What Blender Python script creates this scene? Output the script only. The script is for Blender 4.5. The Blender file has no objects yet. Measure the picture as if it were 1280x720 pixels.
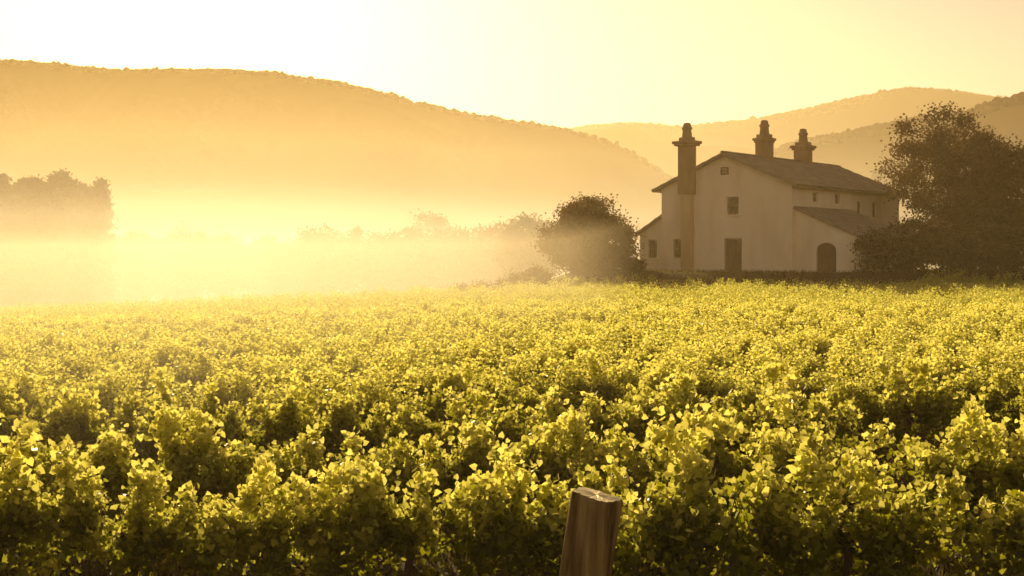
import bpy, bmesh, math, random
import numpy as np
from mathutils import Vector, Matrix, noise
R = np.random.default_rng(7)
random.seed(7)
scene = bpy.context.scene
COL = scene.collection
F = 1778.0; HZ = 330.0; EYE = 3.2
PI = math.pi

# ------------------------------------------------------------------ helpers
def link(o):
    COL.objects.link(o); return o
def px2x(px, D): return (px-640.0)/F*D
def px2z(py, D): return EYE + (HZ-py)*D/F
def sm(t):
    t = np.clip(t, 0, 1); return t*t*(3-2*t)

def arr_mesh(name, verts, faces, mat=None, tint=None, smooth=False):
    verts = np.asarray(verts, dtype=np.float32); faces = np.asarray(faces, dtype=np.int32)
    me = bpy.data.meshes.new(name)
    k = faces.shape[1]; m = len(faces)
    me.vertices.add(len(verts)); me.vertices.foreach_set("co", verts.ravel())
    me.loops.add(m*k); me.loops.foreach_set("vertex_index", faces.ravel())
    me.polygons.add(m)
    me.polygons.foreach_set("loop_start", np.arange(0, m*k, k, dtype=np.int32))
    me.polygons.foreach_set("loop_total", np.full(m, k, dtype=np.int32))
    if smooth: me.polygons.foreach_set("use_smooth", np.ones(m, dtype=bool))
    me.update(calc_edges=True)
    if tint is not None:
        a = me.attributes.new("tint", 'FLOAT', 'FACE')
        a.data.foreach_set("value", np.asarray(tint, dtype=np.float32))
    if mat: me.materials.append(mat)
    me.validate()
    return me

def obj(name, me, parent=None, kind=None, label=None, category=None, group=None, loc=None):
    o = bpy.data.objects.new(name, me); link(o)
    if parent: o.parent = parent
    if loc is not None: o.location = loc
    if kind: o["kind"] = kind
    if label: o["label"] = label
    if category: o["category"] = category
    if group: o["group"] = group
    return o
def empty(name, loc, rot=0, **kw):
    o = obj(name, None, loc=loc, **kw); o.rotation_euler = (0,0,rot); o.empty_display_size = .3
    return o

# ------------------------------------------------------------------ materials
def newmat(name):
    m = bpy.data.materials.new(name); m.use_nodes = True
    nt = m.node_tree; nt.nodes.clear()
    out = nt.nodes.new("ShaderNodeOutputMaterial")
    return m, nt, out
def ramp(nt, fac, stops):
    r = nt.nodes.new("ShaderNodeValToRGB"); e = r.color_ramp.elements
    while len(e) < len(stops): e.new(0.5)
    for el, (p, c) in zip(e, stops): el.position = p; el.color = (*c, 1)
    nt.links.new(fac, r.inputs[0]); return r.outputs[0]
def noise_n(nt, scale, detail=4, coord="Object", rough=.55, vec_scale=None):
    tc = nt.nodes.new("ShaderNodeTexCoord"); n = nt.nodes.new("ShaderNodeTexNoise")
    n.inputs["Scale"].default_value = scale; n.inputs["Detail"].default_value = detail
    n.inputs["Roughness"].default_value = rough
    src = tc.outputs[coord]
    if vec_scale:
        mp = nt.nodes.new("ShaderNodeMapping"); mp.inputs["Scale"].default_value = vec_scale
        nt.links.new(src, mp.inputs[0]); src = mp.outputs[0]
    nt.links.new(src, n.inputs["Vector"]); return n.outputs[0]
def surf(name, stops, scale, rough=.85, bump=.3, bscale=None, vec_scale=None, bdist=.05, detail=6, spec=.3):
    m, nt, out = newmat(name)
    n = noise_n(nt, scale, detail, vec_scale=vec_scale)
    c = ramp(nt, n, stops)
    b = nt.nodes.new("ShaderNodeBsdfPrincipled"); b.inputs["Roughness"].default_value = rough
    b.inputs["Specular IOR Level"].default_value = spec
    nt.links.new(c, b.inputs["Base Color"])
    n2 = noise_n(nt, bscale or scale*4, 6, vec_scale=vec_scale)
    bp = nt.nodes.new("ShaderNodeBump"); bp.inputs["Strength"].default_value = bump; bp.inputs["Distance"].default_value = bdist
    nt.links.new(n2, bp.inputs["Height"]); nt.links.new(bp.outputs[0], b.inputs["Normal"])
    nt.links.new(b.outputs[0], out.inputs[0]); return m
def leafmat(name, dark, light, tdark, tlight, tfac=.5, rough=.45):
    m, nt, out = newmat(name)
    at = nt.nodes.new("ShaderNodeAttribute"); at.attribute_name = "tint"
    oi = nt.nodes.new("ShaderNodeObjectInfo")
    ad = nt.nodes.new("ShaderNodeMath"); ad.operation = 'MULTIPLY_ADD'; ad.inputs[1].default_value = .25; ad.inputs[2].default_value = -.1
    nt.links.new(oi.outputs["Random"], ad.inputs[0])
    s = nt.nodes.new("ShaderNodeMath"); s.operation = 'ADD'; s.use_clamp = True
    nt.links.new(at.outputs["Fac"], s.inputs[0]); nt.links.new(ad.outputs[0], s.inputs[1])
    c = ramp(nt, s.outputs[0], [(0, dark), (1, light)])
    t = ramp(nt, s.outputs[0], [(0, tdark), (1, tlight)])
    b = nt.nodes.new("ShaderNodeBsdfPrincipled"); b.inputs["Roughness"].default_value = rough
    b.inputs["Specular IOR Level"].default_value = .35
    nt.links.new(c, b.inputs["Base Color"])
    tr = nt.nodes.new("ShaderNodeBsdfTranslucent"); nt.links.new(t, tr.inputs[0])
    mx = nt.nodes.new("ShaderNodeMixShader"); mx.inputs[0].default_value = tfac
    nt.links.new(b.outputs[0], mx.inputs[1]); nt.links.new(tr.outputs[0], mx.inputs[2])
    nt.links.new(mx.outputs[0], out.inputs[0]); return m

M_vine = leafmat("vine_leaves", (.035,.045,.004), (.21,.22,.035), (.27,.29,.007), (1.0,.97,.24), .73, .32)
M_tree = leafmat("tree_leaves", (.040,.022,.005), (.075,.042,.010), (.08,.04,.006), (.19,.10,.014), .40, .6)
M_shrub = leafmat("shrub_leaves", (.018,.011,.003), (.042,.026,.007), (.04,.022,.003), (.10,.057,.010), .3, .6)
M_fog_tree = leafmat("misty_tree_leaves", (.030,.018,.005), (.058,.034,.009), (.05,.028,.005), (.11,.062,.010), .3, .7)
M_far  = leafmat("hazy_tree_leaves", (.048,.026,.006), (.058,.032,.008), (.055,.030,.006), (.070,.040,.007), .3, .9)
M_grass = leafmat("grass_blades", (.03,.03,.008), (.08,.07,.018), (.08,.07,.01), (.2,.16,.03), .5, .6)
M_bark = surf("bark", [(.3,(.05,.032,.018)),(.7,(.13,.085,.05))], 3, bump=.8, bscale=14, vec_scale=(1,1,.25))
M_soil = surf("soil", [(.3,(.035,.016,.007)),(.5,(.06,.03,.012)),(.62,(.06,.05,.012)),(.8,(.09,.065,.02))], .8, bump=.8, bscale=9, bdist=.08, spec=.05)
M_hill = surf("wooded_hillside", [(.3,(.038,.021,.005)),(.5,(.052,.029,.007)),(.75,(.072,.042,.012))], .03, bump=.22, bscale=.18, bdist=1.2, spec=.0, detail=9)
M_plas = surf("weathered_plaster", [(.25,(.70,.59,.38)),(.5,(.88,.78,.55)),(.8,(.92,.85,.65))], .55, bump=.35, bscale=6, bdist=.03, vec_scale=(1,1,.4), spec=.1)
M_plas2 = surf("shaded_plaster", [(.25,(.22,.14,.065)),(.6,(.37,.26,.13)),(.85,(.47,.35,.19))], .9, bump=.35, bscale=6, bdist=.03, vec_scale=(1,1,.35), spec=.1)  # wall plaster with the brown shade of backlit chimneys put into its colour
M_plas3 = surf("tan_plaster", [(.25,(.36,.27,.14)),(.6,(.54,.42,.24)),(.85,(.66,.53,.32))], .7, bump=.35, bscale=6, bdist=.03, vec_scale=(1,1,.35), spec=.1)  # tan, between the wall and chimney plaster tones
M_roof = surf("clay_tiles", [(.25,(.15,.115,.07)),(.5,(.25,.195,.125)),(.8,(.35,.29,.19))], 1.6, bump=.5, bscale=7, bdist=.04)
M_wood = surf("dark_wood", [(.3,(.10,.065,.035)),(.7,(.19,.13,.08))], 2, bump=.5, bscale=12, vec_scale=(3,3,.3))
M_trim = surf("window_trim", [(.3,(.24,.17,.10)),(.7,(.36,.27,.17))], 3)
M_post = surf("weathered_post", [(.32,(.05,.03,.010)),(.47,(.26,.18,.06)),(.7,(.52,.39,.15))], 13, bump=1, bscale=34, vec_scale=(1,1,.07), bdist=.03, spec=.1, detail=10)
M_cut = surf("sunlit_end_grain", [(.3,(.7,.62,.18)),(.7,(.9,.86,.36))], 14, rough=.38, bump=.15, bscale=40, bdist=.003, spec=1.0)  # sawn post top, its yellow brightened in colour to look sunlit
m, nt, out = newmat("window_glass")
b = nt.nodes.new("ShaderNodeBsdfPrincipled"); b.inputs["Roughness"].default_value = .12
nt.links.new(ramp(nt, noise_n(nt, 2), [(.3,(.03,.024,.018)),(.7,(.07,.055,.04))]), b.inputs["Base Color"])
nt.links.new(b.outputs[0], out.inputs[0]); M_glass = m

# ------------------------------------------------------------------ terrain
def ground(x, y):
    x = np.asarray(x, float); y = np.asarray(y, float)
    e = np.interp(x, [-400,-60,-31,-21,-11.5,-2,8,31,200], [-3,-1.4,-.69,-.31,.17,.6,.84,.89,1.5])
    t = np.clip(y/85, 0, 1)
    base = e*t - 1.8*sm((y-90)/90)
    w = sm((y-83)/7)*(1-sm((y-130)/70))*sm((x+2)/9)
    return base*(1-w)+2.67*w
def axis(segs):
    a = [segs[0][0]]
    for s, e, st in segs:
        n = max(1, int(round((e-s)/st))); a += list(np.linspace(s, e, n+1)[1:])
    return np.array(a)
xs = axis([(-2500,-400,150),(-400,-60,20),(-60,60,1.0),(60,400,20),(400,2500,150)])
ys = axis([(-60,0,6),(0,130,1.0),(130,400,10),(400,4000,150)])
X, Y = np.meshgrid(xs, ys); Z = ground(X, Y)
Z = Z + np.where((np.abs(X)<60)&(Y<130), .04*np.sin(X*2.1+Y*.7)*np.cos(Y*1.7-X*.4), 0)
nx, ny = len(xs), len(ys)
I = np.arange(nx*ny).reshape(ny, nx)
fc = np.stack([I[:-1,:-1], I[:-1,1:], I[1:,1:], I[1:,:-1]], -1).reshape(-1,4)
obj("ground", arr_mesh("ground", np.stack([X,Y,Z],-1).reshape(-1,3), fc, M_soil, smooth=True), kind="structure")

def blob_cloud(name, P, rad, mat, flat=.8):
    bm = bmesh.new(); bmesh.ops.create_icosphere(bm, subdivisions=1, radius=1)
    bv = np.array([v.co[:] for v in bm.verts]); bf = np.array([[v.index for v in f.verts] for f in bm.faces]); bm.free()
    n = len(P); k = len(bv)
    V = bv[None]*(1+R.normal(0,.15,(n,k,1)))
    V = V*rad[:,None,None]*np.array([1,1,flat]) + P[:,None,:]
    Fc = bf[None]+(np.arange(n)*k)[:,None,None]
    return arr_mesh(name, V.reshape(-1,3), Fc.reshape(-1,3), mat, tint=R.random(n*len(bf)), smooth=True)

def hill(label, pts, D, depth, nblob, brad, seed, drop=0):
    px = np.array([p[0] for p in pts], float); py = np.array([p[1]+drop for p in pts], float)
    nxx, nyy = 420, 90
    u = np.linspace(px[0], px[-1], nxx)
    ker = np.ones(13)/13
    yy = np.interp(u, px, py); yy = np.convolve(np.pad(yy, 6, 'edge'), ker, 'valid')
    x = px2x(u, D); h = (HZ-yy-brad/D*F*.8)*D/F + EYE
    v = np.linspace(-1, .6, nyy)
    XX, VV = np.meshgrid(x, v); HH = np.tile(h, (nyy,1))
    nz = np.zeros_like(XX); n2 = np.zeros_like(XX)
    for j in range(nyy):
        for i in range(nxx):
            nz[j,i] = noise.noise(Vector((XX[j,i]/(D*.09)+seed, VV[j,i]*1.6, seed)))
            n2[j,i] = noise.fractal(Vector((XX[j,i]/14+seed, VV[j,i]*depth/14, 0)), 1.0, 2.0, 3)
    a = np.abs(VV)
    p = 1 - sm(a**(1.0+nz*.9*np.clip(a*6,0,1)))*1.0
    YY = D + VV*depth + nz*10*a
    ZZ = HH*p*(1+nz*.3*np.clip(a*5,0,1)) - 6*a
    ZZ = np.minimum(ZZ, HH*np.where(VV<0, 1-a*depth/D*1.15-.0, 1)) + n2*brad*.15
    V = np.stack([XX,YY,ZZ],-1).reshape(-1,3)
    I = np.arange(nxx*nyy).reshape(nyy,nxx)
    fc = np.stack([I[:-1,:-1], I[:-1,1:], I[1:,1:], I[1:,:-1]], -1).reshape(-1,4)
    obj("hill", arr_mesh("hill", V, fc, M_hill, smooth=True), kind="structure", label=label)
    # woodland along the crest
    k = V.reshape(nyy,nxx,3)
    jj = R.integers(int(nyy*.595), int(nyy*.66), nblob)
    ii = R.integers(0, nxx, nblob)
    P = k[jj,ii]+R.normal(0,2,(nblob,3))*[1,1,.12]
    rad = brad*R.uniform(.45,1.1,nblob); rad[R.random(nblob)<.06]*=1.35
    obj("hillside_woodland", blob_cloud("hillside_woodland", P, rad, M_far, .95), kind="stuff",
        label="dense woodland covering a misty hill crest", category="woodland")

hill("long rounded wooded hill rising out of golden fog",
     [(-420,95),(-200,82),(0,75),(60,78),(150,88),(250,86),(330,89),(430,103),(480,116),(520,128),(600,145),(700,160),(760,178),(810,206),(870,245),(950,300),(1000,345)],
     700, 300, 6000, 1.7, 3.1, drop=0)
hill("pale distant wooded ridge",
     [(560,230),(640,185),(700,163),(740,156),(800,153),(850,157),(900,151),(950,146),(1000,135),(1080,118),(1130,109),(1180,112),(1240,122),(1320,125),(1500,105),(1700,110)],
     1250, 330, 5000, 2.3, 8.7, drop=0)
hill("hazy wooded hill beyond the farmhouse",
     [(860,270),(920,215),(960,190),(1000,174),(1060,163),(1110,152),(1150,143),(1200,150),(1300,165),(1500,170)],
     800, 230, 4000, 1.9, 12.3)
hill("darker wooded hill flank above the trees",
     [(1080,260),(1120,205),(1160,170),(1210,140),(1250,126),(1290,116),(1400,95),(1600,100)],
     470, 160, 4000, 1.4, 17.9)

# ------------------------------------------------------------------ leaves
def frames(n, bias=(0,0,.6), droop=-.3, an=(1,1,1)):
    N = R.normal(0,1,(n,3))*an+np.array(bias); N /= np.linalg.norm(N,axis=1)[:,None]
    D = R.normal(0,1,(n,3))+np.array([0,0,droop]); D -= (D*N).sum(1)[:,None]*N; D /= np.linalg.norm(D,axis=1)[:,None]
    return np.cross(D,N), D, N
LV = np.array([[0,0,0],[.42,-.12,.07],[.52,.34,.12],[.30,.66,.05],[0,1,-.10],[-.30,.66,.05],[-.52,.34,.12],[-.42,-.12,.07]])
LF = np.array([[0,1,2,3,4],[0,4,5,6,7]])
QV = np.array([[0,0,0],[.42,.45,.08],[0,1,-.05],[-.42,.45,.08]]); QF = np.array([[0,1,2,3]])
def leaves(P, size, full=False, bias=(0,0,.6), droop=-.3, an=(1,1,1)):
    n = len(P); A,B,C = frames(n,bias,droop,an)
    L, Fq = (LV,LF) if full else (QV,QF)
    size = np.broadcast_to(size,(n,))[:,None,None]
    V = P[:,None,:] + size*(L[None,:,0:1]*A[:,None]+L[None,:,1:2]*B[:,None]+L[None,:,2:3]*C[:,None])
    Fc = Fq[None]+(np.arange(n)*len(L))[:,None,None]
    return V.reshape(-1,3), Fc.reshape(-1,Fq.shape[1]), len(Fq)

def tube(poly, rads, sides=7):
    poly = [Vector(p) for p in poly]; V=[]; Fc=[]
    for i,p in enumerate(poly):
        d = (poly[min(i+1,len(poly)-1)]-poly[max(i-1,0)]).normalized()
        a = d.orthogonal().normalized(); b = d.cross(a)
        for s in range(sides):
            t = 2*PI*s/sides; V.append(p+(a*math.cos(t)+b*math.sin(t))*rads[i]*(1+.12*math.sin(3*t+i)))
    for i in range(len(poly)-1):
        for s in range(sides):
            Fc.append([i*sides+s, i*sides+(s+1)%sides, (i+1)*sides+(s+1)%sides, (i+1)*sides+s])
    return np.array([v[:] for v in V]), np.array(Fc)
def join(parts):
    V=[];Fc=[];o=0
    for v,f in parts: V.append(v); Fc.append(f+o); o+=len(v)
    return np.concatenate(V), np.concatenate(Fc)
def bend(p0,p1,n=5,amp=.1):
    p0=np.array(p0,float);p1=np.array(p1,float); L=np.linalg.norm(p1-p0)
    out=[]
    w=R.normal(0,1,3)*L*amp
    for i in range(n):
        t=i/(n-1); out.append(p0+(p1-p0)*t+w*math.sin(PI*t)+R.normal(0,.02,3)*L*(0<i<n-1))
    return out

# ---- vines
def vine_points(n, rr, W=.72, hmax=1.6, sg=.06):
    ncane = 26; pts=[]; per=n//ncane
    for c in range(ncane):
        s = float(np.clip(rr.normal(0, W*.55),-W,W))
        b = np.array([s, 0, rr.uniform(.5,.8)])
        side = rr.choice([-1,1]); up = rr.random()<.35
        hs = 1-.3*(s/W)**2
        L = (rr.uniform(.5,.9) if up else rr.uniform(.35,.7))*hs
        top = np.array([s+rr.normal(0,.2), side*rr.uniform(0,.3), b[2]+L*rr.uniform(.65,.85)])
        drp = np.array([top[0]+rr.normal(0,.25), side*rr.uniform(.3,.75), rr.uniform(.0,.7)])
        if up: drp = top+np.array([rr.normal(0,.12), side*rr.uniform(0,.2), rr.uniform(-.05,.2)])
        t = rr.random(per)[:,None]
        Q = (1-t)**2*b + 2*t*(1-t)*(top+(top-b)*(.1 if up else .4)) + t**2*drp
        pts.append(Q+rr.normal(0,sg,(per,3)))
    P = np.concatenate(pts); P[:,2]=np.clip(P[:,2],.06,hmax+.1); return P
AN=(.8,1.35,.75)
vine_meshes=[]; fine_meshes=[]; trunk_meshes=[]
for k in range(12):
    for fine in (0,1):
        if fine and k>=8: continue
        P = vine_points(5000 if fine else 3900, R, sg=.08 if fine else .06)
        v,f,m_ = leaves(P, R.uniform(.026,.060,len(P)) if fine else R.uniform(.033,.080,len(P)), True, bias=(0,0,.1), an=AN)
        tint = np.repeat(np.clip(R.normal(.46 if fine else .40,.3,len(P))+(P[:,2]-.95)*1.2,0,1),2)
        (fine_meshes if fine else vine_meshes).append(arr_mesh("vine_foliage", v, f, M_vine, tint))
    parts=[tube([(0,0,-.1),(.03,.02,.3),(-.03,.01,.55),(0,0,.72)],[.05,.04,.035,.04])]
    for s in (-1,1): parts.append(tube([(0,0,.7),(s*.2,.02,.76),(s*.42,-.02,.74)],[.025,.016,.008],5))
    for _ in range(7):
        x0=R.uniform(-.35,.35); parts.append(tube(bend((x0,0,.73),(x0+R.normal(0,.2),R.normal(0,.2),R.uniform(1.0,1.25)),4),[.008,.007,.005,.003],4))
    trunk_meshes.append(arr_mesh("vine_trunk", *join(parts), M_bark, smooth=True))
rowang = math.radians(-4.5)
cands=[]
y0=12.4; r=0
while y0<92:
    half = (y0*.40+3)
    xx = -half + R.uniform(0,1)
    while xx < half:
        x = xx; y = y0 + x*math.tan(rowang) + R.normal(0,.12)
        if y < 85.5 and abs(x)/y < .40 and R.random()>.02: cands.append((x,y))
        xx += ((1.3+.6*float(sm(x/6+.1))) if y0<22 else (1.25+.25*float(sm(x/8))) if y0<40 else 1.25)*R.uniform(.88,1.12)
    y0 += 3.15 if y0<22 else 2.7 if y0<45 else 2.15
cands.sort(key=lambda c: c[0]**2+c[1]**2)
print("vines", len(cands))
near, rest = cands[:300], cands[300:]
for i,(x,y) in enumerate(near):
    z = float(ground(x,y)); far_=y>22; s=R.uniform(.95,1.03) if far_ else R.uniform(.9,1.1)
    e = empty("grape_vine", (x,y,z), rowang+(PI if R.random()<.5 else 0)+R.normal(0,.15),
              label="leafy green backlit grape vine in a vineyard row", category="grape vine", group="grape vines in the vineyard")
    e.scale=(s*(1.12 if far_ else 1),s*R.uniform(.9,1.2)*(1.10 if far_ else 1),s*R.uniform(.97,1.02)*(.93 if far_ else 1))
    k=int(R.integers(12))
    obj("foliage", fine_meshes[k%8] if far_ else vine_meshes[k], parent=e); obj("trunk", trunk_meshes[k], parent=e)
Vs=[];Fs=[];T=[];o=0
for (x,y) in rest:
    P = vine_points(1700,R,sg=.1)*[1.12,1.3,.93]
    v,f,_=leaves(P,R.uniform(.046,.086,len(P)),bias=(0,0,.1),an=AN)
    c,s_=math.cos(rowang),math.sin(rowang)
    v = v@np.array([[c,s_,0],[-s_,c,0],[0,0,1]])*R.uniform(.985,1.015)+[x,y,float(ground(x,y))]
    Vs.append(v);Fs.append(f+o);o+=len(v);T.append(np.clip(R.normal(.65,.25,len(P)),0,1))
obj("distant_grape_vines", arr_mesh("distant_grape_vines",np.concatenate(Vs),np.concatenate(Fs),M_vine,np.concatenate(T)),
    kind="stuff", label="distant vineyard rows merging into green mass", category="vineyard")

# ---- grass / weeds
def grass(name, n, xr, yr, hh, lab, inview=True):
    x=R.uniform(*xr,n); y=R.uniform(*yr,n)
    if inview:
        k=np.abs(x)<y*.42+1; x=x[k]; y=y[k]
    n=len(x); z=ground(x,y)-.02
    a=R.uniform(0,2*PI,n); w=R.uniform(.01,.022,n)*hh*6; h=hh*R.uniform(.4,1.3,n)
    lean=R.normal(0,.35,(n,2))*h[:,None]
    b=np.stack([x,y,z],-1); d=np.stack([np.cos(a)*w,np.sin(a)*w,0*a],-1)
    top=b+np.stack([lean[:,0],lean[:,1],h],-1)
    V=np.stack([b-d,b+d,top],1).reshape(-1,3); Fc=np.arange(3*n).reshape(-1,3)
    obj(name, arr_mesh(name,V,Fc,M_grass,R.random(n)), kind="stuff", label=lab, category="grass")
grass("grass", 60000, (-14,14), (11,26), .2, "sparse weeds between the vine rows")
grass("meadow_grass", 60000, (-45,50), (84,112), .2, "short rough grass around the farmhouse and field edge")

# ---- trees
def tree(label, x, y, H, rx, ry, rz, cz, nclump, per, leaf, clr, trunk_r, mat=M_tree, cat="tree", name="tree", group=None,
         shape="round", shell=.5, z=None, ntr=1, lumpa=.16, lean=0, nl=9, limbk=.45):
    z0 = float(ground(x,y)) if z is None else z
    e = empty(name, (x,y,z0), R.uniform(0,.3), label=label, category=cat, group=group)
    C=[]
    while len(C)<nclump:
        p=R.uniform(-1,1,3); q=np.linalg.norm(p)
        if shape=="column":
            if np.hypot(p[0],p[1])>1: continue
            t=(p[2]+1)/2; w_=min(1,(1.02-t)*3.2); p=np.array([p[0]*w_,p[1]*w_,p[2]]); C.append(p); continue
        if q>1 or q<shell*R.random(): continue
        if shape=="cone":
            t=(p[2]+1)/2; p=np.array([p[0]*(1.05-t),p[1]*(1.05-t),p[2]])
        C.append(p)
    C=np.array(C)
    lump = 1+(lumpa*np.sin(C[:,0]*5+x)*np.cos(C[:,2]*4+y) if shape!="column" else 0*C[:,0])
    C=C*[rx,ry,rz]*lump[:,None]+[0,0,cz]
    C[:,0]+=lean*(C[:,2]-cz)
    parts=[]
    for k in range(ntr):
        bx = R.normal(0,.35) if ntr>1 else 0
        fork = np.array([bx*1.5,0,max(H*.22,cz-rz*.75)])
        top = np.array([bx*2.5+R.normal(0,.2),R.normal(0,.2),cz+rz*(.8 if shape!="round" else .35)])
        tp = bend((bx,0,-.3),fork,4,.04)+bend(fork,top,5,.05)[1:]
        parts.append(tube(tp,np.linspace(trunk_r,trunk_r*.15,len(tp)),8))
    limbs=[]
    tp=np.array(tp)
    for c in C[R.permutation(len(C))[:nl]]:
        st=tp[int(R.integers(2,len(tp)-1))]; l=bend(st,c,5,.08); limbs+= [l]
        parts.append(tube(l,np.linspace(trunk_r*limbk,trunk_r*.08,5),6))
    nodes=np.array([q for l in limbs for q in l[1:]]+[t for t in tp[3:]])
    for c in C:
        d=np.linalg.norm(nodes-c,axis=1)+ .6*np.clip(nodes[:,2]-c[2],0,9); st=nodes[int(np.argmin(d))]
        parts.append(tube(bend(st,c,4,.1),np.linspace(trunk_r*.16,trunk_r*.03,4),4))
    obj("trunk", arr_mesh("trunk",*join(parts),M_bark,smooth=True), parent=e)
    cr=clr*R.uniform(.6,1.3,len(C))
    P=np.repeat(C,per,0)+R.normal(0,1,(len(C)*per,3))*np.repeat(cr,per)[:,None]*[.5,.5,.36]
    P[:,2]=np.maximum(P[:,2],.05)
    v,f,_=leaves(P,R.uniform(.7,1.3,len(P))*leaf,bias=(0,0,.4))
    tint=np.clip(np.repeat(R.uniform(0,.8,len(C)),per)+R.normal(0,.12,len(P)),0,1)
    obj("crown", arr_mesh("crown",v,f,mat,tint), parent=e)
    return e
# round tree beside the house
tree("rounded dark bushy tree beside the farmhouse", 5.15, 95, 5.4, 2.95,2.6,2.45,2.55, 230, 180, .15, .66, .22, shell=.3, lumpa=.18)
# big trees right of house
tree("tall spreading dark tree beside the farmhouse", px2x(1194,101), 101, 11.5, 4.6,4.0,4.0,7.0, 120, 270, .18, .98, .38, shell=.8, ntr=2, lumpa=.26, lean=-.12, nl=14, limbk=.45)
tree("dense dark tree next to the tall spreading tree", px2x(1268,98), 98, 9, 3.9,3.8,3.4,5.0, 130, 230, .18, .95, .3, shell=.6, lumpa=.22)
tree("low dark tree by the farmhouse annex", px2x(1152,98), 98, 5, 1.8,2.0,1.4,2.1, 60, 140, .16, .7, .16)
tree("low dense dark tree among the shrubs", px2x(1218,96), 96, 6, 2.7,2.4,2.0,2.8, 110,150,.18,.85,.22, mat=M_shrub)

def shrub(x,y,w,h,lab,mat=M_shrub,name="shrub",grp=None):
    tree(lab,x,y,h,w,w*.8,h*.55,h*.52,int(26*w),90,.15,.5,.06,mat=mat,name=name,cat="shrub",group=grp,shell=.3,ntr=2)
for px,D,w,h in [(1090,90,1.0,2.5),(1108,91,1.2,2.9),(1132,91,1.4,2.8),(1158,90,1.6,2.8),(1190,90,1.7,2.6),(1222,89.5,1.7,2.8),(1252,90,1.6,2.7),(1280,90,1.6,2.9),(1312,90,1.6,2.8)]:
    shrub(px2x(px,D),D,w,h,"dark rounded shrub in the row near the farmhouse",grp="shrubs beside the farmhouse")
for px,D,w,h in [(583,100,1.1,1.1),(606,101,1.2,1.2),(628,100,1.2,1.2),(650,99,1.3,1.3),(672,97,1.1,1.3),(760,93,.8,.9),(790,94,.7,.8)]:
    shrub(px2x(px,D),D,w,h,"low shrub at the misty field edge",mat=M_tree,grp="low shrubs at the field edge")
# tall trees in the fog, far left
for i,px in enumerate([-40,-24,-8,6,19,31,43,55,67,79,91,103,115,127]):
    D=180+R.uniform(-4,6); top=227-6*math.sin(i*.9)+R.uniform(-9,8)
    H=px2z(top,D)-float(ground(px2x(px,D),D))
    tree("tall slender tree in a foggy dense row", px2x(px,D),D,H,1.35,1.6,H*.49,H*.51,200,60,.34,.65,.25,mat=M_fog_tree,group="tall foggy trees",shape="column")
for px,top,D,w in [(146,292,210,3.6),(162,288,210,3.6),(182,292,210,4),(205,290,210,4.3),(233,285,210,4.8),(262,291,208,4.3),(290,298,210,4),(315,301,210,4),(345,299,210,4),(372,290,195,4),(398,284,195,4.6),(428,284,195,4.6),(458,289,195,4.2),(488,287,195,4.2),(515,291,195,4.2),(542,264,225,4.6),(560,283,195,4.2),(590,286,190,4.2),(615,281,188,4.2),(640,274,180,4.1)]:  # leftmost and first-gap trees added so their shade evens out the lit fog
    x=px2x(px,D); H=px2z(top,D)-float(ground(x,D))
    tree("faint tree standing in thick valley fog", x,D,H,w,w*.8,H*.46,H*.52,90,80,.38,1.2,.25,mat=M_fog_tree,group="faint trees in valley fog")
for px,top,D,w in [(664,266,160,3.8)]:
    x=px2x(px,D); H=px2z(top,D)-float(ground(x,D))
    tree("hazy round tree behind the dark bushy tree", x,D,H,w,w*.8,H*.46,H*.52,150,100,.28,.95,.25,mat=M_fog_tree,group="faint trees in valley fog")

# ------------------------------------------------------------------ farmhouse
TH = math.radians(38)
house = empty("farmhouse", (18.3,93,2.67), -TH, label="pale plastered two-storey farmhouse with three tall chimneys", category="house")
def hobj(name, me, parent=None, label=None):
    return obj(name, me, parent=parent or house, label=label)
def box_me(name, x0,x1,y0,y1,z0,z1, mat, bev=.02):
    bm=bmesh.new(); bmesh.ops.create_cube(bm,size=1)
    for v in bm.verts: v.co=Vector(((x0+x1)/2+v.co.x*(x1-x0),(y0+y1)/2+v.co.y*(y1-y0),(z0+z1)/2+v.co.z*(z1-z0)))
    if bev: bmesh.ops.bevel(bm,geom=bm.edges[:],offset=bev,segments=1,affect='EDGES')
    me=bpy.data.meshes.new(name); bm.to_mesh(me); bm.free(); me.materials.append(mat); return me
def merge_me(name, mes, mat):
    bm=bmesh.new()
    for m in mes: bm.from_mesh(m)
    me=bpy.data.meshes.new(name); bm.to_mesh(me); bm.free(); me.materials.append(mat); return me
# wall in local plane: origin o, direction u (unit xy), outward normal nrm ; thickness inward
def wall_bm(bm, o, u, nrm, W, H0, holes, topf=None, th=.35):
    ux=sorted({0,W}|{h[0] for h in holes}|{h[1] for h in holes}); zz=sorted({0,H0}|{h[2] for h in holes}|{h[3] for h in holes})
    def P(a,z,d): return Vector((o[0]+u[0]*a-nrm[0]*d, o[1]+u[1]*a-nrm[1]*d, z))
    def quad(l): 
        bm.faces.new([bm.verts.new(p) for p in l])
    def solid(i,j):
        a=(ux[i]+ux[i+1])/2; z=(zz[j]+zz[j+1])/2
        return not any(h[0]<a<h[1] and h[2]<z<h[3] for h in holes)
    for i in range(len(ux)-1):
        for j in range(len(zz)-1):
            if solid(i,j):
                a,b_,c,d=ux[i],ux[i+1],zz[j],zz[j+1]
                if j==0: c=-1.0
                quad([P(a,c,0),P(b_,c,0),P(b_,d,0),P(a,d,0)])
    for h in holes:
        a,b_,c,d=h[:4]
        quad([P(a,c,0),P(a,c,th),P(a,d,th),P(a,d,0)]); quad([P(b_,c,0),P(b_,c,th),P(b_,d,th),P(b_,d,0)])
        quad([P(a,c,0),P(b_,c,0),P(b_,c,th),P(a,c,th)]); quad([P(a,d,0),P(b_,d,0),P(b_,d,th),P(a,d,th)])
    if topf: bm.faces.new([bm.verts.new(P(a,z,0)) for a,z in topf])
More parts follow.
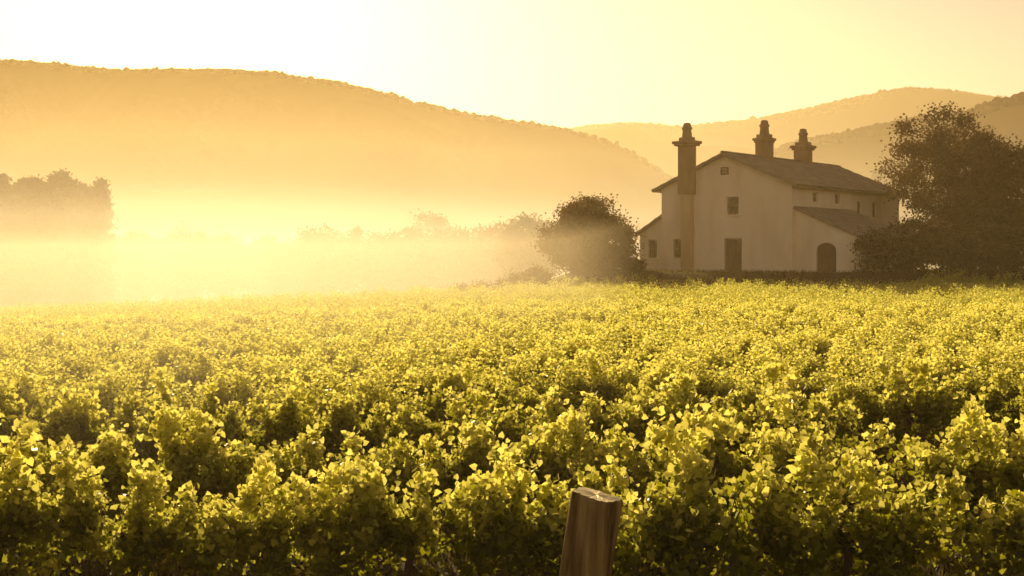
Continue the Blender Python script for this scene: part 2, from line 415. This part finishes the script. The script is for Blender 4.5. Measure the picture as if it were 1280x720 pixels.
W=10.0; L=17.4; EH=5.75; RH=7.85
bm=bmesh.new()
# gable front: u from left corner (-10,0) to (0,0), normal (0,-1). a = x+10
g_holes=[(5.15,6.05,3.85,5.05),(4.95,6.3,0.02,2.25),(.95,1.65,.95,2.25)]
wall_bm(bm,(-W,0),(1,0),(0,-1),W,EH,g_holes,[(0,EH),(W,EH),(W/2,RH)])
s_holes=[(10.0,10.8,3.9,5.0),(12.6,13.4,3.9,5.0),(3.0,3.8,4.7,5.35),(6.4,7.2,4.7,5.35),(12.4,13.3,.9,2.3)]
wall_bm(bm,(0,0),(0,1),(1,0),L,EH,s_holes)
wall_bm(bm,(-W,L),(0,-1),(-1,0),L,EH,[(4,4.9,3.8,5),(9,9.9,3.8,5)])
wall_bm(bm,(0,L),(-1,0),(0,1),W,EH,[],[(0,EH),(W,EH),(W/2,RH)])
me=bpy.data.meshes.new("wall"); bm.to_mesh(me); bm.free(); me.materials.append(M_plas); hobj("wall",me)
# annex (lean-to) on the long side
bm=bmesh.new(); AW=4.9; a0=4.15; a1=2.05
wall_bm(bm,(0.0,.35),(1,0),(0,-1),AW,a1,[(1.55,2.95,.02,1.9)],[(0,a1),(AW,a1),(0,a0)])
wall_bm(bm,(AW,.35),(0,1),(1,0),8.5,a1,[(2,2.8,.8,1.6),(5,5.8,.8,1.6)])
wall_bm(bm,(AW,8.85),(-1,0),(0,1),AW,a1,[],[(0,a1),(AW,a1),(AW,a0)])
# arch spandrels
def spandrel(cx,r,ztop,y,side):
    pts=[(cx+side*r,ztop)]
    for k in range(7):
        t=PI/2*k/6; pts.append((cx+side*r*math.cos(t),ztop-r*.75+r*.75*math.sin(t)))
    bm.faces.new([bm.verts.new((px_,y,z_)) for px_,z_ in pts])
for s in (-1,1): spandrel(2.25,.70,1.9,.36,s)
me=bpy.data.meshes.new("annex_wall"); bm.to_mesh(me); bm.free(); me.materials.append(M_plas); hobj("annex_wall",me)
# left wing
bm=bmesh.new()
wall_bm(bm,(-W-2.1,.5),(1,0),(0,-1),2.1,2.7,[(.7,1.4,.95,2.25)],[(0,2.7),(2.1,2.7),(2.1,3.95)])
wall_bm(bm,(-W-2.1,8),(0,-1),(-1,0),7.5,2.7,[(2,2.8,1,2.2)])
wall_bm(bm,(-W,8),(-1,0),(0,1),2.1,2.7,[],[(0,2.7),(2.1,2.7),(0,3.95)])
me=bpy.data.meshes.new("wing_wall"); bm.to_mesh(me); bm.free(); me.materials.append(M_plas); hobj("wing_wall",me)

# corrugated tile roof plane
def roof_plane(name, A, B, C, D_, th=.16, pitch=.30, amp=.035):
    # A->B along eave, A->D up slope
    A,B,C,D_=[Vector(p) for p in (A,B,C,D_)]
    n=max(2,int((B-A).length/pitch*6)); mrow=max(2,int((D_-A).length/.42))
    nrm=(B-A).cross(D_-A).normalized()
    if nrm.z<0: nrm=-nrm
    V=[];Fc=[]
    for j in range(mrow+1):
        t=j/mrow
        for i in range(n+1):
            s=i/n; p=A.lerp(B,s).lerp(D_.lerp(C,s),t)
            w=abs(math.sin(PI*s*(B-A).length/pitch))
            V.append((p+nrm*(amp*2*w+.015*(-1 if j%2 else 1)+random.uniform(-.008,.008)))[:])
    for j in range(mrow):
        for i in range(n):
            a=j*(n+1)+i; Fc.append([a,a+1,a+n+2,a+n+1])
    base=len(V)
    for p in (A,B,C,D_): V.append((p-nrm*th)[:])
    Fc.append([base,base+1,base+2,base+3])
    # edge strips
    def strip(top, b0,b1):
        m_=len(top)-1; st=len(V)
        for k in range(m_+1):
            V.append((Vector(V[b0]).lerp(Vector(V[b1]),k/m_))[:])
        for k in range(m_): Fc.append([top[k],top[k+1],st+k+1,st+k])
    strip([i for i in range(n+1)],base,base+1)
    strip([mrow*(n+1)+i for i in range(n+1)],base+3,base+2)
    strip([j*(n+1) for j in range(mrow+1)],base,base+3)
    strip([j*(n+1)+n for j in range(mrow+1)],base+1,base+2)
    return arr_mesh(name,V,Fc,M_roof)
sl=(RH-EH)/(W/2); ov=.6; oy=.4
ez=EH-ov*sl+.17; rz=RH+.17
r1=roof_plane("roof",(ov,-oy,ez),(ov,L+oy,ez),(-W/2,L+oy,rz),(-W/2,-oy,rz))
r2=roof_plane("roof",(-W-ov,-oy,ez),(-W-ov,L+oy,ez),(-W/2,L+oy,rz),(-W/2,-oy,rz))
ridge=box_me("r",-W/2-.14,-W/2+.14,-oy-.03,L+oy+.03,rz-.02,rz+.13,M_roof,.05)
roof=hobj("roof",merge_me("roof",[r1,r2,ridge],M_roof),label="low-pitched brown clay tile roof with deep eaves")
asl=(a0-a1)/AW
hobj("annex_roof",roof_plane("annex_roof",(AW+.35,.15,a1-.35*asl+.14),(AW+.35,9.1,a1-.35*asl+.14),(.005,9.1,a0+.14),(.005,.15,a0+.14),th=.12))
wsl=1.25/2.1
hobj("wing_roof",roof_plane("wing_roof",(-W-2.4,.25,2.7-.3*wsl+.15),(-W-2.4,8.3,2.7-.3*wsl+.15),(-W-.005,8.3,3.95+.15),(-W-.005,.25,3.95+.15)))
# chimneys
def chimney(x,y,z0,ztop,w,d,capw,lab,stack_mat):
    if z0<1:
        ch=hobj("chimney",box_me("c",x-w/2,x+w/2,y-d/2,y+d/2,5.3,ztop-1.6,stack_mat,.04),label=lab)
        obj("chimney_base",box_me("c",x-w*.34,x+w*.34,y-d*.28,y+d/2,z0,5.298,M_plas3,.02),parent=ch)
    else:
        ch=hobj("chimney",box_me("c",x-w/2,x+w/2,y-d/2,y+d/2,z0,ztop-1.6,stack_mat,.03),parent=roof,label=lab)
    cw=capw/2; dd=d/2+(capw-w)/2
    cap=[box_me("c",x-cw*.86,x+cw*.86,y-dd*.86,y+dd*.86,ztop-1.6,ztop-1.46,stack_mat,.03),
         box_me("c",x-cw,x+cw,y-dd,y+dd,ztop-1.46,ztop-1.26,stack_mat,.04),
         box_me("c",x-w*.44,x+w*.44,y-d*.44,y+d*.44,ztop-1.26,ztop-1.0,stack_mat,.03)]
    obj("chimney_cap",merge_me("chimney_cap",cap,stack_mat),parent=ch)
    prof=[(.34,-1.0),(.33,-.8),(.29,-.5),(.36,-.46),(.36,-.34),(.28,-.28),(.25,-.05),(.12,0)]
    V=[];Fc=[];s=12
    for r,zz_ in prof:
        for k in range(s): V.append((x+r*math.cos(2*PI*k/s),y+r*math.sin(2*PI*k/s),ztop+zz_))
    for i in range(len(prof)-1):
        for k in range(s): Fc.append([i*s+k,i*s+(k+1)%s,(i+1)*s+(k+1)%s,(i+1)*s+k])
    obj("chimney_pot",arr_mesh("chimney_pot",V,Fc,M_plas2,smooth=True),parent=ch)
chimney(-7.78,-.3,-.8,10.2,1.15,.58,1.75,"tall exterior chimney stack running up the gable wall",M_plas2)
chimney(-W/2+.1,5.4,7.0,10.65,1.0,.9,1.3,"chimney rising from the roof ridge",M_plas2)
chimney(-W/2+.1,11.4,7.0,10.5,1.1,.9,1.55,"chimney rising from the roof ridge",M_plas2)
# windows and doors (plane y = const, facing -y) or side (x const facing +x)
def window(cx,cz,w,h,pos,axis_='y',mull=True,parent=None):
    t=.07
    if axis_=='y':
        B=lambda a0,a1,b0,b1,d0,d1,m: box_me("p",a0,a1,pos+d0,pos+d1,b0,b1,m,.005)
    else:
        B=lambda a0,a1,b0,b1,d0,d1,m: box_me("p",pos-d1,pos-d0,a0,a1,b0,b1,m,.005)
    x0,x1,z0,z1=cx-w/2,cx+w/2,cz-h/2,cz+h/2
    pane=B(x0+t,x1-t,z0+t,z1-t,.20,.22,M_glass)
    win=hobj("window",pane)
    fr=[B(x0+.002,x0+t,z0+.002,z1-.002,.14,.24,M_trim),B(x1-t,x1-.002,z0+.002,z1-.002,.14,.24,M_trim),
        B(x0+t,x1-t,z0+.002,z0+t,.14,.24,M_trim),B(x0+t,x1-t,z1-t,z1-.002,.14,.24,M_trim)]
    if mull: fr+=[B(cx-.02,cx+.02,z0+t,z1-t,.155,.195,M_trim),B(x0+t,cx-.02,cz-.02,cz+.02,.16,.19,M_trim),B(cx+.02,x1-t,cz-.02,cz+.02,.16,.19,M_trim)]
    obj("frame",merge_me("frame",fr,M_trim),parent=win)
    obj("sill",B(x0-.1,x1+.1,z0-.1,z0-.004,-.08,.12,M_plas),parent=win)
window(-4.4,4.45,.9,1.2,0)
window(-8.7,1.6,.7,1.3,0)
window(-11.05,1.6,.7,1.3,.5)
for a0_,a1_,b0_,b1_ in s_holes: window((a0_+a1_)/2,(b0_+b1_)/2,a1_-a0_,b1_-b0_,0,'x')
for yy_ in (2.75,5.75): window(yy_,1.2,.8,.8,AW,'x')
# main door: planks
dp=[box_me("p",-5.05+.08+i*.2,-5.05+.08+i*.2+.192,.18,.24,.03,2.16,M_wood,.006) for i in range(6)]
door=hobj("door",merge_me("door",dp,M_wood),label="dark wooden plank door on the gable wall")
obj("frame",merge_me("frame",[box_me("p",-5.048,-4.972,.12,.26,.02,2.248,M_trim,.01),box_me("p",-3.775,-3.702,.12,.26,.02,2.248,M_trim,.01),box_me("p",-4.97,-3.777,.12,.26,2.17,2.248,M_trim,.01)],M_trim),parent=door)
obj("handle",box_me("handle",-3.98,-3.94,.12,.18,1.0,1.14,M_glass,.01),parent=door)
dp=[box_me("p",1.56+i*.2,1.56+i*.2+.192,.55,.61,.03,1.89,M_wood,.006) for i in range(7)]
door2=hobj("door",merge_me("door",dp,M_wood),label="dark arched double door of the annex")
obj("handle",box_me("handle",2.30,2.34,.49,.55,.95,1.1,M_glass,.01),parent=door2)
# attic vent (louvre)
vt=[box_me("p",-5.3,-4.7,-.05,-.002,6.55,6.62,M_trim,.005),box_me("p",-5.3,-4.7,-.05,-.002,7.0,7.07,M_trim,.005),
    box_me("p",-5.3,-5.23,-.05,-.002,6.622,6.998,M_trim,.005),box_me("p",-4.77,-4.7,-.05,-.002,6.622,6.998,M_trim,.005)]
vt+=[box_me("p",-5.228,-4.772,-.03,-.004,6.64+i*.09,6.70+i*.09,M_wood,.004) for i in range(4)]
hobj("attic_vent",merge_me("attic_vent",vt,M_wood))

# ------------------------------------------------------------------ foreground post
Dp=7.0; bxp,ztop=px2x(705,Dp)-.18, px2z(617,Dp)-.07
LEAN=.175
post=empty("wooden_post",(bxp,Dp,float(ground(bxp,Dp))),0,label="thick weathered wooden post leaning at the vineyard edge",category="post")
r0=.112; H=ztop; sides=120; V=[];Fc=[]
rings=60
prof=[]
for k in range(sides):
    t_=2*PI*k/sides; q=t_+.5
    se=(abs(math.cos(q))**3.6+abs(math.sin(q))**3.6)**(-1/3.6)
    prof.append(se*(1+.02*math.sin(3*t_+.5)+random.uniform(-.03,.015)-(.10 if random.random()<.09 else 0)))
for j in range(rings+1):
    t=min(j/(rings-1),1)
    for k in range(sides):
        a=2*PI*k/sides; rr_=r0*prof[k]*(1.05-.05*t)*(1 if j<rings else .94)+.0035*noise.noise(Vector((math.cos(a)*3,math.sin(a)*3,t*9)))+.002*math.sin(7*t+k*.3)
        dx=rr_*math.cos(a); dy=rr_*math.sin(a)
        V.append((dx+LEAN*(t*H)+.008*math.sin(t*5),dy,-.3+t*(H+.3)+(.008 if j==rings else 0)+(t**6)*(-.22*dx+.06*dy+(.006*noise.noise(Vector((dx*30,dy*30,1)))))))
for j in range(rings):
    for k in range(sides): Fc.append([j*sides+k,j*sides+(k+1)%sides,(j+1)*sides+(k+1)%sides,(j+1)*sides+k])
obj("shaft",arr_mesh("shaft",V,Fc,M_post,smooth=True),parent=post)
top=np.array(V[rings*sides:]); c=top.mean(0)
TV=list(top); TF=[]
for q in range(1,6):
    for k in range(sides): TV.append(c+(top[k]-c)*(1-q/6)+[0,0,random.uniform(-.001,.001)])
for q in range(5):
    for k in range(sides): TF.append([q*sides+k,q*sides+(k+1)%sides,(q+1)*sides+(k+1)%sides,(q+1)*sides+k])
TV.append(c)
for k in range(sides): TF.append([5*sides+k,5*sides+(k+1)%sides,len(TV)-1,len(TV)-1])
me=bpy.data.meshes.new("top_face"); me.from_pydata([tuple(p) for p in TV],[],[f if f[2]!=f[3] else f[:3] for f in TF]); me.materials.append(M_cut)
obj("top_face",me,parent=post)

# ------------------------------------------------------------------ fog
def fogmat(name,dens,g,col=(.86,.86,.92)):
    m,nt,out=newmat(name)
    v=nt.nodes.new("ShaderNodeVolumeScatter"); v.inputs["Density"].default_value=dens; v.inputs["Anisotropy"].default_value=g
    v.inputs["Color"].default_value=(*col,1); nt.links.new(v.outputs[0],out.inputs["Volume"]); return m
def prism(name,foot,z0,z1,mat):
    bm=bmesh.new(); lo=[bm.verts.new((x,y,z0)) for x,y in foot]; hi=[bm.verts.new((x,y,z1)) for x,y in foot]
    bm.faces.new(lo[::-1]); bm.faces.new(hi); n=len(foot)
    for i in range(n): bm.faces.new([lo[i],lo[(i+1)%n],hi[(i+1)%n],hi[i]])
    bmesh.ops.recalc_face_normals(bm,faces=bm.faces[:])
    me=bpy.data.meshes.new(name); bm.to_mesh(me); bm.free(); me.materials.append(mat); obj(name,me,kind="structure")
# level-topped layers: line-of-sight depth through each falls off smoothly with elevation
prism("haze",[(-900,-40),(900,-40),(900,740),(-900,740)],-30,50,fogmat("haze",.00066,.58,(1,.79,.44)))
prism("distant_haze",[(-1200,760),(1200,760),(1200,1900),(-1200,1900)],-30,150,fogmat("distant_haze",.0010,.5,(1,.82,.50)))
prism("fog_bank",[(-700,106),(-4,103),(10,122),(30,124),(70,128),(260,430),(260,740),(-700,740)],-30,19,fogmat("fog_bank",.0021,.48,(.90,.84,.76)))
prism("valley_fog",[(-700,104),(-20,100),(-3,104),(8,125),(14,200),(40,420),(40,640),(-700,640)],-30,9,fogmat("valley_fog",.0040,.45,(.88,.84,.80)))
prism("field_mist",[(-70,16),(-4,16),(4,45),(3,75),(-3,92),(-20,99),(-70,102)],-10,4.5,fogmat("field_mist",.0055,.62,(1,.88,.68)))

# ------------------------------------------------------------------ light
EL=math.radians(17); AZ=math.radians(-13)
s=Vector((math.sin(AZ)*math.cos(EL),math.cos(AZ)*math.cos(EL),math.sin(EL)))
ld=bpy.data.lights.new("sun",'SUN'); ld.energy=5; ld.angle=math.radians(.5); ld.color=(1,.74,.33)
lo=bpy.data.objects.new("sun",ld); link(lo); lo.rotation_euler=s.to_track_quat('Z','Y').to_euler(); lo.location=(0,0,80)
w=bpy.data.worlds.new("World"); scene.world=w; w.use_nodes=True; nt=w.node_tree; nt.nodes.clear()
sky=nt.nodes.new("ShaderNodeTexSky"); sky.sky_type='NISHITA'; sky.sun_disc=False; sky.sun_elevation=EL; sky.sun_rotation=AZ
sky.dust_density=.9; sky.air_density=1.0; sky.ozone_density=1
mx=nt.nodes.new("ShaderNodeMix"); mx.data_type='RGBA'; mx.blend_type='MULTIPLY'; mx.inputs[0].default_value=1
mx.inputs[7].default_value=(1.46,.78,.475,1)
nt.links.new(sky.outputs[0],mx.inputs[6])
bg=nt.nodes.new("ShaderNodeBackground"); bg.inputs[1].default_value=.112
nt.links.new(mx.outputs[2],bg.inputs[0]); wo=nt.nodes.new("ShaderNodeOutputWorld"); nt.links.new(bg.outputs[0],wo.inputs[0])
scene.view_settings.view_transform='Standard'; scene.view_settings.look='None'; scene.view_settings.exposure=0

cd=bpy.data.cameras.new("camera"); cam=bpy.data.objects.new("camera",cd); link(cam)
cd.lens=50; cd.sensor_width=36; cd.clip_end=8000; cd.clip_start=.1
cam.location=(0,0,EYE); cam.rotation_euler=(math.radians(90)-math.atan(30/F),0,0)
scene.camera=cam
